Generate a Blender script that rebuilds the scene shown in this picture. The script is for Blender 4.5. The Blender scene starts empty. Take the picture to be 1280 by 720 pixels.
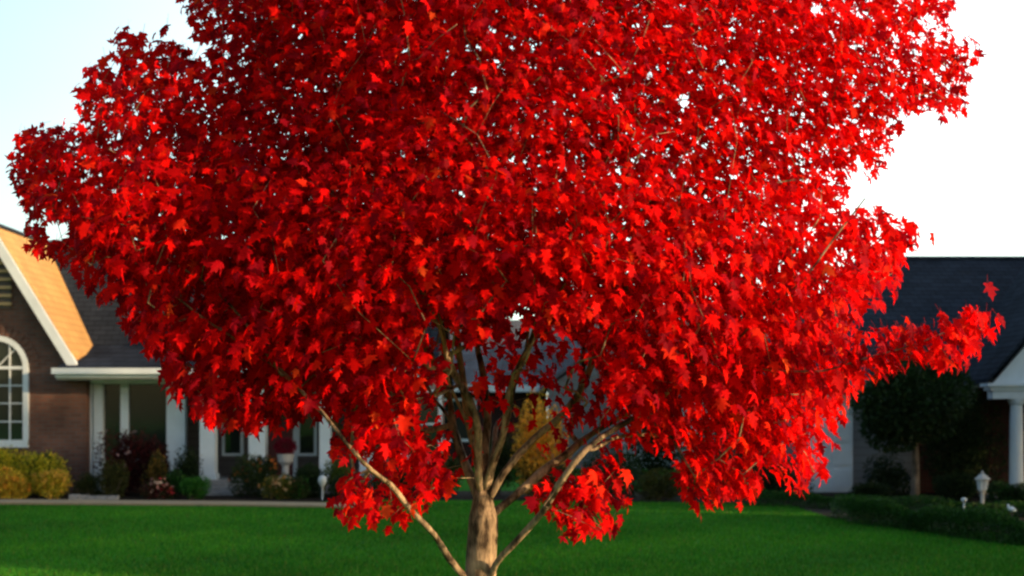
import bpy, math, random
import numpy as np
from mathutils import Vector, Matrix, noise
R = math.radians
random.seed(7); rng = np.random.default_rng(11)
sc = bpy.context.scene; col = sc.collection
F = 1800.0; HY = 521.0; EYE = 1.6            # focal length in photo pixels, horizon row, eye height
def W(px, py, Y): return Vector(((px-640)/F*Y, Y, EYE+(HY-py)/F*Y))

# ---------------------------------------------------------------- materials
def mat(name, base, rough=.8, spec=.3, var=None, scale=3., bump=0., bscale=40., detail=6, metallic=0, trans=0):
    m = bpy.data.materials.new(name); m.use_nodes = True
    nt = m.node_tree; N = nt.nodes; L = nt.links; b = N['Principled BSDF']
    b.inputs['Roughness'].default_value = rough; b.inputs['Specular IOR Level'].default_value = spec
    b.inputs['Base Color'].default_value = (*base, 1); b.inputs['Metallic'].default_value = metallic
    tc = N.new('ShaderNodeTexCoord')
    if var:
        n = N.new('ShaderNodeTexNoise'); n.inputs['Scale'].default_value = scale; n.inputs['Detail'].default_value = detail
        n.inputs['Roughness'].default_value = .65
        L.new(tc.outputs['Object'], n.inputs['Vector'])
        cr = N.new('ShaderNodeValToRGB'); cr.color_ramp.elements[0].position = .32; cr.color_ramp.elements[1].position = .7
        cr.color_ramp.elements[0].color = (*base, 1); cr.color_ramp.elements[1].color = (*var, 1)
        L.new(n.outputs['Fac'], cr.inputs['Fac']); L.new(cr.outputs['Color'], b.inputs['Base Color'])
    if bump:
        n2 = N.new('ShaderNodeTexNoise'); n2.inputs['Scale'].default_value = bscale; n2.inputs['Detail'].default_value = 5
        L.new(tc.outputs['Object'], n2.inputs['Vector'])
        bp = N.new('ShaderNodeBump'); bp.inputs['Strength'].default_value = bump; bp.inputs['Distance'].default_value = .02
        L.new(n2.outputs['Fac'], bp.inputs['Height']); L.new(bp.outputs['Normal'], b.inputs['Normal'])
    return m

def brickmat(name, c1, c2, mortar, bw, bh, ms, axes='xz', rough=.85, offset=.5, bump=.5, spec=.2, dirt=.35):
    m = bpy.data.materials.new(name); m.use_nodes = True
    nt = m.node_tree; N = nt.nodes; L = nt.links; b = N['Principled BSDF']
    b.inputs['Roughness'].default_value = rough; b.inputs['Specular IOR Level'].default_value = spec
    tc = N.new('ShaderNodeTexCoord'); sp = N.new('ShaderNodeSeparateXYZ'); L.new(tc.outputs['Object'], sp.inputs[0])
    cb = N.new('ShaderNodeCombineXYZ'); L.new(sp.outputs[axes[0].upper()], cb.inputs[0]); L.new(sp.outputs[axes[1].upper()], cb.inputs[1])
    br = N.new('ShaderNodeTexBrick'); br.offset = offset
    br.inputs['Scale'].default_value = 1; br.inputs['Brick Width'].default_value = bw; br.inputs['Row Height'].default_value = bh
    br.inputs['Mortar Size'].default_value = ms; br.inputs['Color1'].default_value = (*c1, 1); br.inputs['Color2'].default_value = (*c2, 1)
    br.inputs['Mortar'].default_value = (*mortar, 1); L.new(cb.outputs[0], br.inputs['Vector'])
    n = N.new('ShaderNodeTexNoise'); n.inputs['Scale'].default_value = 1.3; n.inputs['Detail'].default_value = 7
    L.new(tc.outputs['Object'], n.inputs['Vector'])
    mp = N.new('ShaderNodeMapRange'); mp.inputs[1].default_value = .35; mp.inputs[2].default_value = .7
    mp.inputs[3].default_value = 1-dirt; mp.inputs[4].default_value = 1.0+dirt*.5; L.new(n.outputs['Fac'], mp.inputs[0])
    mx = N.new('ShaderNodeMix'); mx.data_type = 'RGBA'; mx.blend_type = 'MULTIPLY'; mx.inputs[0].default_value = 1
    L.new(br.outputs['Color'], mx.inputs[6]); L.new(mp.outputs[0], mx.inputs[7]); L.new(mx.outputs[2], b.inputs['Base Color'])
    bp = N.new('ShaderNodeBump'); bp.inputs['Strength'].default_value = bump; bp.inputs['Distance'].default_value = .012
    bp.invert = True; L.new(br.outputs['Fac'], bp.inputs['Height']); L.new(bp.outputs['Normal'], b.inputs['Normal'])
    return m

def leafmat(name, transl=.45, rough=.5, spec=.25, tint=(1, 1, 1), tgain=1.0):
    """leaf: colour comes from a per-leaf attribute; light passes through the blade"""
    m = bpy.data.materials.new(name); m.use_nodes = True
    nt = m.node_tree; N = nt.nodes; L = nt.links; b = N['Principled BSDF']; out = N['Material Output']
    b.inputs['Roughness'].default_value = rough; b.inputs['Specular IOR Level'].default_value = spec
    at = N.new('ShaderNodeAttribute'); at.attribute_name = 'leafcol'
    tc = N.new('ShaderNodeTexCoord'); n = N.new('ShaderNodeTexNoise'); n.inputs['Scale'].default_value = 22; n.inputs['Detail'].default_value = 3
    L.new(tc.outputs['Object'], n.inputs['Vector'])
    mp = N.new('ShaderNodeMapRange'); mp.inputs[3].default_value = .65; mp.inputs[4].default_value = 1.3; L.new(n.outputs['Fac'], mp.inputs[0])
    mx = N.new('ShaderNodeMix'); mx.data_type = 'RGBA'; mx.blend_type = 'MULTIPLY'; mx.inputs[0].default_value = 1
    L.new(at.outputs['Color'], mx.inputs[6]); L.new(mp.outputs[0], mx.inputs[7]); L.new(mx.outputs[2], b.inputs['Base Color'])
    tr = N.new('ShaderNodeBsdfTranslucent')
    m2 = N.new('ShaderNodeMix'); m2.data_type = 'RGBA'; m2.blend_type = 'MULTIPLY'; m2.inputs[0].default_value = 1
    L.new(mx.outputs[2], m2.inputs[6]); m2.inputs[7].default_value = (tint[0]*tgain, tint[1]*tgain, tint[2]*tgain, 1)
    L.new(m2.outputs[2], tr.inputs['Color'])
    ms = N.new('ShaderNodeMixShader'); ms.inputs[0].default_value = transl
    L.new(b.outputs[0], ms.inputs[1]); L.new(tr.outputs[0], ms.inputs[2]); L.new(ms.outputs[0], out.inputs['Surface'])
    return m

M = {}
M['brick'] = brickmat('brown_brick', (.18, .082, .058), (.12, .058, .044), (.12, .10, .09), .23, .076, .010)
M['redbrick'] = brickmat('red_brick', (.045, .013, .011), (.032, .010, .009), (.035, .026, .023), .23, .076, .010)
M['slate'] = brickmat('slate_shingle_front', (.030, .040, .060), (.021, .028, .042), (.010, .012, .017), .30, .11, .008, 'xz', 1., dirt=.25, spec=.03)
M['slate_side'] = brickmat('slate_shingle_side', (.030, .040, .060), (.021, .028, .042), (.010, .012, .017), .30, .11, .008, 'yz', 1., dirt=.25, spec=.03)
M['sunlit_side'] = brickmat('sunlit_shingle_side', (.46, .27, .10), (.40, .23, .085), (.26, .15, .06), .30, .15, .008, 'yz', .85, dirt=.15)  # orange of the low sun on the right slope is put into this colour
M['greyroof'] = brickmat('grey_shingle', (.12, .125, .15), (.09, .095, .115), (.05, .05, .06), .30, .12, .008, 'xz', .8)
M['siding'] = brickmat('lap_siding', (.16, .18, .20), (.145, .16, .18), (.10, .10, .11), 8., .16, .008, 'xz', .6, dirt=.15)
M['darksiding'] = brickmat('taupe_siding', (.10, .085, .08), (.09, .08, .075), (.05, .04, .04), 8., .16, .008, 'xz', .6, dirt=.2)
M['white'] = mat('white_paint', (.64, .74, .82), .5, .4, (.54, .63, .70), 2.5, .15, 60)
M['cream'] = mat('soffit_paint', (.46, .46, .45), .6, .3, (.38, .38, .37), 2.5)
M['glass'] = mat('window_glass', (.012, .018, .016), .06, .6, (.02, .028, .022), .8)
M['concrete'] = mat('concrete', (.36, .27, .17), .9, .2, (.27, .21, .14), 6, .4, 50)
M['stone'] = mat('step_stone', (.34, .34, .34), .9, .2, (.24, .24, .24), 9, .4, 60)
M['mulch'] = mat('mulch', (.030, .020, .014), .95, .1, (.012, .009, .007), 14, 1., 30)
M['metal'] = mat('dark_metal', (.05, .05, .05), .4, .5, metallic=.7)
M['lantern'] = mat('frosted_glass', (.52, .56, .58), .25, .5)
M['terracotta'] = mat('clay_pot', (.30, .12, .07), .8, .2, (.24, .10, .06), 9)
M['crimson'] = mat('crimson_door_paint', (.11, .012, .014), .45, .4, (.09, .01, .012), 3)

def barkmat(name, a, b_, sc_=9., stretch=.22, bump=.9):
    m = bpy.data.materials.new(name); m.use_nodes = True
    nt = m.node_tree; N = nt.nodes; L = nt.links; b = N['Principled BSDF']; b.inputs['Roughness'].default_value = .8
    b.inputs['Specular IOR Level'].default_value = .25
    tc = N.new('ShaderNodeTexCoord'); mp = N.new('ShaderNodeMapping'); mp.inputs['Scale'].default_value = (1, 1, stretch)
    L.new(tc.outputs['Object'], mp.inputs[0])
    n = N.new('ShaderNodeTexNoise'); n.inputs['Scale'].default_value = sc_*3; n.inputs['Detail'].default_value = 8; n.inputs['Roughness'].default_value = .7
    L.new(mp.outputs[0], n.inputs['Vector'])
    n2 = N.new('ShaderNodeTexNoise'); n2.inputs['Scale'].default_value = sc_*.8; n2.inputs['Detail'].default_value = 4
    L.new(tc.outputs['Object'], n2.inputs['Vector'])
    ad = N.new('ShaderNodeMath'); ad.operation = 'MULTIPLY_ADD'; ad.inputs[1].default_value = .55; L.new(n.outputs['Fac'], ad.inputs[0])
    m5 = N.new('ShaderNodeMath'); m5.operation = 'MULTIPLY'; m5.inputs[1].default_value = .45; L.new(n2.outputs['Fac'], m5.inputs[0]); L.new(m5.outputs[0], ad.inputs[2])
    cr = N.new('ShaderNodeValToRGB'); cr.color_ramp.elements[0].position = .42; cr.color_ramp.elements[1].position = .60
    cr.color_ramp.elements[0].color = (*a, 1); cr.color_ramp.elements[1].color = (*b_, 1)
    L.new(ad.outputs[0], cr.inputs['Fac']); L.new(cr.outputs['Color'], b.inputs['Base Color'])
    bp = N.new('ShaderNodeBump'); bp.inputs['Strength'].default_value = bump; bp.inputs['Distance'].default_value = .025
    L.new(n.outputs['Fac'], bp.inputs['Height']); L.new(bp.outputs['Normal'], b.inputs['Normal'])
    return m
M['maplebark'] = barkmat('maple_bark', (.045, .030, .020), (.50, .38, .26))
M['darkbark'] = barkmat('dark_bark', (.05, .04, .03), (.16, .13, .10))
M['maple'] = leafmat('maple_leaf_red', .55, .6, .05, (1.0, .7, .6), 1.15)
M['green'] = leafmat('green_leaf', .25, .6, .15, (1, 1.1, .6), 1.)

def lawnmat():
    m = bpy.data.materials.new('lawn_turf'); m.use_nodes = True
    nt = m.node_tree; N = nt.nodes; L = nt.links; b = N['Principled BSDF']; b.inputs['Roughness'].default_value = .95
    b.inputs['Specular IOR Level'].default_value = .05
    tc = N.new('ShaderNodeTexCoord')
    n = N.new('ShaderNodeTexNoise'); n.inputs['Scale'].default_value = .45; n.inputs['Detail'].default_value = 6; L.new(tc.outputs['Object'], n.inputs['Vector'])
    n2 = N.new('ShaderNodeTexNoise'); n2.inputs['Scale'].default_value = 40; n2.inputs['Detail'].default_value = 4; L.new(tc.outputs['Object'], n2.inputs['Vector'])
    mx0 = N.new('ShaderNodeMath'); mx0.operation = 'MULTIPLY_ADD'; mx0.inputs[1].default_value = .5; L.new(n2.outputs['Fac'], mx0.inputs[0])
    hf = N.new('ShaderNodeMath'); hf.operation = 'MULTIPLY'; hf.inputs[1].default_value = .5; L.new(n.outputs['Fac'], hf.inputs[0]); L.new(hf.outputs[0], mx0.inputs[2])
    cr = N.new('ShaderNodeValToRGB'); cr.color_ramp.elements[0].position = .36; cr.color_ramp.elements[1].position = .64
    cr.color_ramp.elements[0].color = (.014, .13, .008, 1); cr.color_ramp.elements[1].color = (.045, .22, .012, 1)
    L.new(mx0.outputs[0], cr.inputs['Fac']); L.new(cr.outputs['Color'], b.inputs['Base Color'])
    bp = N.new('ShaderNodeBump'); bp.inputs['Strength'].default_value = .8; bp.inputs['Distance'].default_value = .03
    L.new(n2.outputs['Fac'], bp.inputs['Height']); L.new(bp.outputs['Normal'], b.inputs['Normal'])
    return m
M['lawn'] = lawnmat()

# ---------------------------------------------------------------- mesh builder
class MB:
    def __init__(s): s.v = []; s.f = []; s.smooth = False
    def add(s, vs, fs):
        o = len(s.v); s.v += [tuple(v) for v in vs]; s.f += [tuple(i+o for i in f) for f in fs]; return s
    def box(s, x0, x1, y0, y1, z0, z1):
        return s.add([(x, y, z) for x in (x0, x1) for y in (y0, y1) for z in (z0, z1)],
                     [(0, 1, 3, 2), (4, 6, 7, 5), (0, 4, 5, 1), (2, 3, 7, 6), (0, 2, 6, 4), (1, 5, 7, 3)])
    def prism(s, pts, d):
        """extrude the planar polygon pts by vector d"""
        n = len(pts); d = Vector(d); a = [Vector(p) for p in pts]
        return s.add(a+[p+d for p in a], [tuple(range(n)), tuple(range(2*n-1, n-1, -1))]+[(i, i+n, (i+1) % n+n, (i+1) % n) for i in range(n)])
    def tube(s, pts, rads, k=8, cap=True):
        vs = []; n = len(pts); pts = [Vector(p) for p in pts]
        t0 = (pts[1]-pts[0]).normalized(); u = t0.orthogonal().normalized()
        for i, p in enumerate(pts):
            t = (pts[min(i+1, n-1)]-pts[max(i-1, 0)])
            t = t.normalized() if t.length > 1e-9 else t0
            u = (u-t*u.dot(t)); u = u.normalized() if u.length > 1e-6 else t.orthogonal().normalized()
            w = t.cross(u)
            for j in range(k):
                a = 2*math.pi*j/k; vs.append(p+(u*math.cos(a)+w*math.sin(a))*rads[i])
        fs = [(i*k+j, i*k+(j+1) % k, (i+1)*k+(j+1) % k, (i+1)*k+j) for i in range(n-1) for j in range(k)]
        if cap: fs += [tuple(range(k-1, -1, -1)), tuple(range((n-1)*k, n*k))]
        return s.add(vs, fs)
    def lathe(s, c, prof, k=16):
        c = Vector(c); return s.tube([c+Vector((0, 0, z)) for r, z in prof], [max(r, .001) for r, z in prof], k)
    def build(s, name, m, parent=None, smooth=None):
        me = bpy.data.meshes.new(name); me.from_pydata(s.v, [], s.f); me.validate()
        import bmesh
        bm = bmesh.new(); bm.from_mesh(me); bmesh.ops.recalc_face_normals(bm, faces=bm.faces); bm.to_mesh(me); bm.free()
        me.materials.append(m)
        if s.smooth if smooth is None else smooth: me.shade_smooth()
        o = bpy.data.objects.new(name, me); col.objects.link(o)
        if parent:
            o.parent = parent
            o.matrix_parent_inverse = Matrix.Translation(-abs_loc(parent))
        return o
def abs_loc(o):
    # children keep world coordinates: only the top-level Empty is away from the origin
    return Vector(o.location) if o.parent is None else Vector((0, 0, 0))
def tag(o, label=None, cat=None, group=None, kind=None):
    for k, v in (('label', label), ('category', cat), ('group', group), ('kind', kind)):
        if v: o[k] = v
    return o
def empty(name, loc, label, cat, group=None):
    o = bpy.data.objects.new(name, None); o.location = loc; o.empty_display_size = .2; col.objects.link(o)
    return tag(o, label, cat, group)
def struct(o): o['kind'] = 'structure'; return o

def fastmesh(name, V, faces_flat, loop_tot, m, parent=None, colr=None, smooth=False):
    me = bpy.data.meshes.new(name); nv = len(V); nf = len(loop_tot)
    me.vertices.add(nv); me.vertices.foreach_set('co', np.ascontiguousarray(V, dtype=np.float32).ravel())
    me.loops.add(len(faces_flat)); me.loops.foreach_set('vertex_index', faces_flat.astype(np.int32))
    me.polygons.add(nf); st = np.concatenate([[0], np.cumsum(loop_tot)[:-1]]).astype(np.int32)
    me.polygons.foreach_set('loop_start', st)
    me.update(calc_edges=True)
    if colr is not None:
        a = me.color_attributes.new('leafcol', 'FLOAT_COLOR', 'POINT')
        a.data.foreach_set('color', np.ascontiguousarray(np.concatenate([colr, np.ones((nv, 1))], 1), dtype=np.float32).ravel())
    me.materials.append(m)
    if smooth: me.shade_smooth()
    o = bpy.data.objects.new(name, me); col.objects.link(o)
    if parent: o.parent = parent; o.matrix_parent_inverse = Matrix.Translation(-abs_loc(parent))
    return o

# leaf templates: outline fanned round a centre
half = [(.05, -.02), (.22, -.06), (.40, .02), (.30, .13), (.27, .22), (.40, .30), (.60, .50), (.42, .50), (.24, .47), (.25, .62), (.30, .72), (.14, .78)]
MAPLE = np.array([(0, .34)]+[(0, 0)]+half+[(0, 1.06)]+[(-x, y) for x, y in half[::-1]])
OVAL = np.array([(0, .5), (0, 0), (.3, .3), (.3, .7), (0, 1), (-.3, .7), (-.3, .3)])
DIAM = np.array([(0, 0), (.35, .5), (0, 1), (-.35, .5)])
def leaf_mesh(name, tmpl, P, D, Nn, S, C, m, parent=None, fold=.25, stem=0., fan=True, stemcol=(.30, .02, .02)):
    """P base points, D leaf axis, Nn blade normal, S size, C colour - arrays"""
    n = len(P); D = D/np.linalg.norm(D, axis=1, keepdims=True)
    X = np.cross(D, Nn); X /= np.linalg.norm(X, axis=1, keepdims=True)+1e-9; Z = np.cross(X, D)
    k = len(tmpl); curl = rng.uniform(-.2, 2.2, (n, 1))*fold; wx = rng.uniform(.72, 1.1, (n, 1)); keel = rng.normal(.15, .3, (n, 1))*(fold > .3); tw = rng.normal(0, .18, (n, 1))
    x = tmpl[None, :, 0]*wx; y = tmpl[None, :, 1]
    z = -curl*((x*1.4)**2+(y-.35)**2*.9)+tw*x*y+keel*np.abs(x)
    V = P[:, None, :]+S[:, None, None]*(x[..., None]*X[:, None, :]+y[..., None]*D[:, None, :]+z[..., None]*Z[:, None, :])
    V = V.reshape(-1, 3); colr = np.repeat(C, k, axis=0)
    if fan:
        kk = k-1; f = np.array([(0, 1+i, 1+(i+1) % kk) for i in range(kk)]); lt = 3
    else:
        f = np.array([list(range(k))]); lt = k
    fl = (f[None]+(np.arange(n)*k)[:, None, None]).reshape(-1); tot = np.full(n*len(f), lt)
    if stem > 0:
        o = len(V); back = D*-.35+np.array([0, 0, .45])+rng.normal(0, .35, (n, 3)); w = X*.012
        sv = np.stack([P-w, P+w, P+w+back*stem, P-w+back*stem], 1).reshape(-1, 3) if False else \
            np.stack([P-X*.0011, P+X*.0011, P+X*.0009+back*stem, P-X*.0009+back*stem], 1).reshape(-1, 3)
        V = np.concatenate([V, sv]); colr = np.concatenate([colr, np.tile(np.array(stemcol), (4*n, 1))])
        fl = np.concatenate([fl, (np.arange(4)[None]+(np.arange(n)*4)[:, None]+o).reshape(-1)]); tot = np.concatenate([tot, np.full(n, 4)])
    return fastmesh(name, V, fl, tot, m, parent, colr)

def unit(n):
    v = rng.normal(size=(n, 3)); return v/np.linalg.norm(v, axis=1, keepdims=True)

# ================================================================= MAPLE
TY = 7.0
crown_poly = [(10,215),(22,172),(45,160),(68,158),(82,150),(96,165),(100,100),(125,78),(150,28),(172,30),(185,50),(205,35),(222,55),(238,72),(262,95),(256,62),(232,30),(226,0),
  (245,-90),(330,-210),(470,-300),(640,-330),(820,-310),(1000,-230),(1120,-120),(1180,-40),(1200,2),(1185,28),(1190,48),(1226,42),(1230,72),(1208,95),(1216,140),(1195,152),(1160,138),
  (1128,150),(1120,182),(1096,222),(1062,212),(1058,240),(1050,272),(1098,256),(1118,284),(1158,280),(1164,300),(1130,312),(1130,345),(1112,385),(1080,388),(1066,430),(1080,440),(1096,412),(1140,405),
  (1175,402),(1208,392),(1212,362),(1244,368),(1250,395),(1236,432),(1212,448),(1182,474),(1155,452),(1120,468),(1085,478),(1060,500),(1052,540),(1030,588),(1018,618),(990,615),(962,590),(942,622),(900,640),
  (858,640),(850,600),(842,575),(815,560),(790,566),(795,600),(782,640),(764,672),(700,678),(688,645),(650,640),(652,618),(680,596),(672,560),(640,540),(612,520),
  (596,545),(600,575),(566,606),(545,640),(492,668),(418,652),(412,622),(440,590),(412,572),(410,520),(372,530),(332,545),(292,536),(262,545),(248,512),(212,502),(196,470),(200,445),(162,425),(150,392),(112,372),
  (92,345),(62,325),(40,318),(34,285),(26,250)]
cpx = np.array(crown_poly, float)
def inpoly(x, y, poly=cpx):
    x0, y0 = poly[:, 0], poly[:, 1]; x1, y1 = np.roll(x0, -1), np.roll(y0, -1)
    X = np.asarray(x)[:, None]; Yy = np.asarray(y)[:, None]
    c = ((y0 > Yy) != (y1 > Yy)) & (X < (x1-x0)*(Yy-y0)/(y1-y0+1e-12)+x0)
    return c.sum(1) % 2 == 1
def edgedist(x, y, poly=cpx):
    a = poly; b = np.roll(poly, -1, axis=0); p = np.stack([x, y], 1)[:, None]
    ab = b-a; t = np.clip(((p-a)*ab).sum(2)/((ab**2).sum(1)+1e-9), 0, 1)
    return np.sqrt((((a+t[..., None]*ab)-p)**2).sum(2)).min(1)

def density(x, y):
    d = np.ones(len(x))
    # open lower centre where the limbs show
    d = np.where((x > 500) & (x < 770) & (y > 405) & (y < 590), .42, d)
    d = np.where((x > 668) & (x < 752) & (y > 418) & (y < 535), .22, d)
    d = np.where((x > 590) & (x < 660) & (y > 440) & (y < 590), .12, d)
    d = np.where((y > 545) & (x > 400) & (x < 800), .55, d)
    d = np.where((x > 540) & (x < 930) & (y > 30) & (y < 250), .8, d)
    for ex, ey, ra, rb in OPEN:
        d = np.where(((x-ex)/ra)**2+((y-ey)/rb)**2 < 1, .20, d)
    return d
OPEN = [(546,468,28,72), (575,512,20,95), (610,528,38,112), (655,455,26,80), (668,528,34,36), (708,470,40,52), (690,556,55,26), (636,610,34,60), (585,628,26,40), (745,520,30,30), (800,530,26,18), (985,600,16,10)]
# limbs: (parent index, list of (px, py, Y), start radius, end radius)
limbs = [
 (None, [(602,940,7.0),(598,860,7.0),(600,780,7.0),(601,715,7.0),(602,650,7.0),(603,600,7.0)], .093, .072),   # 0 trunk
 (0, [(600,745,7.0),(572,712,6.93),(540,672,6.78),(502,622,6.6),(462,588,6.45),(428,552,6.35),(398,512,6.42),(352,468,6.6),(300,430,6.65),(240,392,6.42),(170,330,6.4)], .044, .011),
 (0, [(602,752,7.0),(622,708,6.92),(655,668,6.78),(700,612,6.58),(742,562,6.5),(786,524,6.62),(850,470,6.75),(930,420,6.7),(1010,345,6.25),(1080,250,6.2)], .040, .010),
 (0, [(603,640,7.0),(588,600,7.02),(574,556,7.06),(562,510,7.1),(545,466,7.15),(520,412,7.2),(478,330,7.3),(420,230,7.35),(350,120,7.4)], .040, .011),
 (0, [(603,605,7.0),(594,560,7.02),(580,500,7.02),(574,420,7.0),(560,330,6.98),(548,220,6.95),(545,100,6.95),(560,-60,7.0),(600,-220,7.0)], .050, .012),
 (0, [(603,605,7.0),(606,545,7.1),(612,470,7.2),(604,400,7.3),(630,280,7.4),(660,140,7.5),(690,-20,7.6),(720,-180,7.6)], .050, .012),
 (0, [(606,618,7.0),(620,570,6.9),(632,510,6.82),(652,450,6.75),(668,400,6.65),(715,300,6.5),(790,190,6.4),(860,60,6.35),(920,-100,6.3)], .042, .012),
 (0, [(605,632,7.0),(632,592,6.95),(664,556,6.98),(702,512,7.0),(734,452,7.05),(760,385,7.1),(830,290,7.2),(930,180,7.3),(1040,60,7.35),(1100,-30,7.3)], .040, .011),
 (0, [(606,650,7.0),(640,622,7.06),(678,596,7.1),(740,545,7.3),(820,500,7.4),(920,440,7.5),(1020,370,7.6),(1090,330,7.6)], .030, .009),
 (0, [(600,625,7.0),(584,575,7.2),(556,520,7.5),(500,440,7.8),(420,350,8.0),(320,260,8.1),(220,180,8.1)], .034, .010),
 (0, [(603,612,7.0),(615,560,7.3),(640,480,7.7),(690,380,8.0),(770,260,8.3),(850,130,8.4),(900,20,8.4)], .034, .010),
 (0, [(602,620,7.0),(592,560,6.85),(576,480,6.7),(536,390,6.6),(480,280,6.5),(430,160,6.45),(400,20,6.4)], .034, .010),
 (0, [(604,620,7.0),(619,560,6.85),(640,470,6.7),(700,370,6.6),(790,270,6.45),(880,170,6.4)], .032, .010),
 (0, [(603,612,7.0),(589,560,6.9),(572,498,6.82),(560,440,6.78),(540,380,6.75),(500,300,6.7)], .034, .01),
 (0, [(604,610,7.0),(617,560,6.95),(640,500,7.05),(655,440,7.1),(680,370,7.1),(720,280,7.1)], .032, .01),
 (2, [(742,562,6.5),(800,545,6.85),(880,540,7.1),(960,530,7.2),(1020,515,7.2)], .016, .006),
 (2, [(850,470,6.75),(930,462,6.5),(1020,462,6.25),(1100,446,6.2),(1165,425,6.2),(1205,408,6.2)], .014, .004),
 (1, [(462,588,6.72),(430,600,6.66),(440,632,6.6)], .009, .004),
 (1, [(352,468,6.5),(270,370,6.42),(222,335,6.38),(150,290,6.4),(70,230,6.4),(40,200,6.4)], .018, .005),
]
pos = []; par = []; limb_id = []; minr = []; childless = []
limb_nodes = []
for li, (p, pts, r0, r1) in enumerate(limbs):
    P3 = [W(*q) for q in pts]; seg = []
    # Catmull-Rom resample
    for i in range(len(P3)-1):
        a = P3[max(i-1, 0)]; b = P3[i]; c = P3[i+1]; d = P3[min(i+2, len(P3)-1)]
        n = max(2, int((c-b).length/.07))
        for j in range(n):
            t = j/n; seg.append(.5*((2*b)+(-a+c)*t+(2*a-5*b+4*c-d)*t*t+(-a+3*b-3*c+d)*t**3))
    seg.append(P3[-1])
    N = len(seg); ids = []
    if p is None: prev = -1; start = 0
    else:
        base = limb_nodes[p]; prev = min(base, key=lambda q: (pos[q]-seg[0]).length); start = 0
    for j in range(start, N):
        s = seg[j]; jit = Vector((noise.noise(s*3.1), noise.noise(s*3.1+Vector((9, 0, 0))), noise.noise(s*3.1+Vector((0, 9, 0)))))*.055*min(1, j/5)
        if p is None: jit *= .3
        pos.append(s+jit); par.append(prev); limb_id.append(li if p is None or p == 0 else p); minr.append(r0-.024*(j/(N-1))-.045*max(0, (j/(N-1)-.88)/.12) if p is None else .003+(r0*.50-.003)*math.exp(-3.0*j/(N-1))); prev = len(pos)-1; ids.append(prev)
    limb_nodes.append(ids)
    if p not in (None, 0):
        for q in ids: limb_id[q] = limb_id[limb_nodes[p][0]] if p != 0 else li
n_main = len(pos)
# crown clusters
cl = []
cell = {}
def ok(p, d):
    k = tuple(int(math.floor(c/d)) for c in p)
    for a in (-1, 0, 1):
        for b in (-1, 0, 1):
            for c in (-1, 0, 1):
                for q in cell.get((k[0]+a, k[1]+b, k[2]+c), ()):
                    if (q[0]-p[0])**2+(q[1]-p[1])**2+(q[2]-p[2])**2 < d*d: return False
    cell.setdefault(k, []).append(p); return True
NC = 60000
X = rng.uniform(5, 1255, NC); Yp = rng.uniform(-330, 680, NC)
keep = inpoly(X, Yp); X = X[keep]; Yp = Yp[keep]
ed = edgedist(X, Yp); den = density(X, Yp)
keep = (ed > 9) & (rng.uniform(size=len(X)) < den); X = X[keep]; Yp = Yp[keep]; ed = ed[keep]
for x, y, e in zip(X, Yp, ed):
    hd = min(1.55, .12+1.1*math.sqrt(e/257.))
    if y > 480: hd *= .7
    cy = 7.0-.25*(y > 520)
    if y > 535 and x < 850: cy = 6.95 if x < 620 else 7.22; hd = min(hd, .3)
    if y > 500 and 840 < x < 1070: cy = 7.2; hd = min(hd, .45)
    # sprigs that stand out from the crown stay near the limb that carries them
    if x > 1060 and y > 340: cy = 6.2; hd = .1
    if x < 200: cy = 6.45+.2*(x/200); hd = min(hd, .25+.8*(x/200))
    if x > 1060 and y <= 340: cy = 6.9; hd = min(hd, .5)
    depth = cy+rng.uniform(-hd, hd)
    if 440 < y and (x < 540 or 650 < x < 800) and rng.uniform() < .02: depth = 6.38+.2*rng.uniform()
    w = W(x, y, depth)
    if w.z < .75: continue
    if ok((w.x*.82, w.y*.88, w.z*1.06), .165): cl.append((w, x, y))
# the sprays that reach out of the crown at right and far left
for x, y, dp in [(1085,450,6.25),(1128,428,6.2),(1172,425,6.2),(1208,405,6.2),(1222,390,6.2),(1228,412,6.18),(1205,432,6.2),
                 (1085,300,6.9),(1108,288,6.9),(1128,298,6.9),(1148,291,6.9),(1075,275,6.9),(1180,110,6.9),(1200,75,6.9),(1205,125,6.9),(40,180,6.4),(30,225,6.4),(72,172,6.4),(52,262,6.4)]:
    cl.append((W(x, y, dp), x, y))
print('clusters', len(cl))
# attach clusters to the limbs, nearest to the fork first
fork = W(603, 610, 7)
cl.sort(key=lambda c: (c[0]-fork).length)
A = np.zeros((60000, 3)); A[:n_main] = np.array([tuple(p) for p in pos]); na = n_main
DF = np.zeros(60000); DF[:n_main] = np.linalg.norm(A[:n_main]-np.array(fork), axis=1)
okattach = np.ones(60000, bool); okattach[:len(limb_nodes[0])] = False
tips = []
for w, x, y in cl:
    wv = np.array(w); d = np.linalg.norm(A[:na]-wv, axis=1); dw = (w-fork).length
    cost = d+1.1*np.maximum(0, DF[:na]-dw+.25*d)+.12*np.maximum(0, A[:na, 2]-wv[2])
    cost[~okattach[:na]] += 50
    j = int(cost.argmin()); a = pos[j]; L_ = (w-a).length
    n = max(1, int(L_/.10)); prev = j
    pd = (a-pos[par[j]]).normalized() if par[j] >= 0 else Vector((0, 0, 1))
    mid = a+(w-a)*.5+pd*L_*.18+Vector((0, 0, .05*L_))
    for q in range(1, n+1):
        t = q/n; s = a*(1-t)**2+mid*2*t*(1-t)+w*t*t
        if q < n: s = s+Vector(rng.normal(0, .008, 3))
        pos.append(s); par.append(prev); limb_id.append(limb_id[j]); minr.append(.0014)
        A[na] = s; DF[na] = (s-fork).length; prev = na; na += 1
    tips.append(prev)
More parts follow.
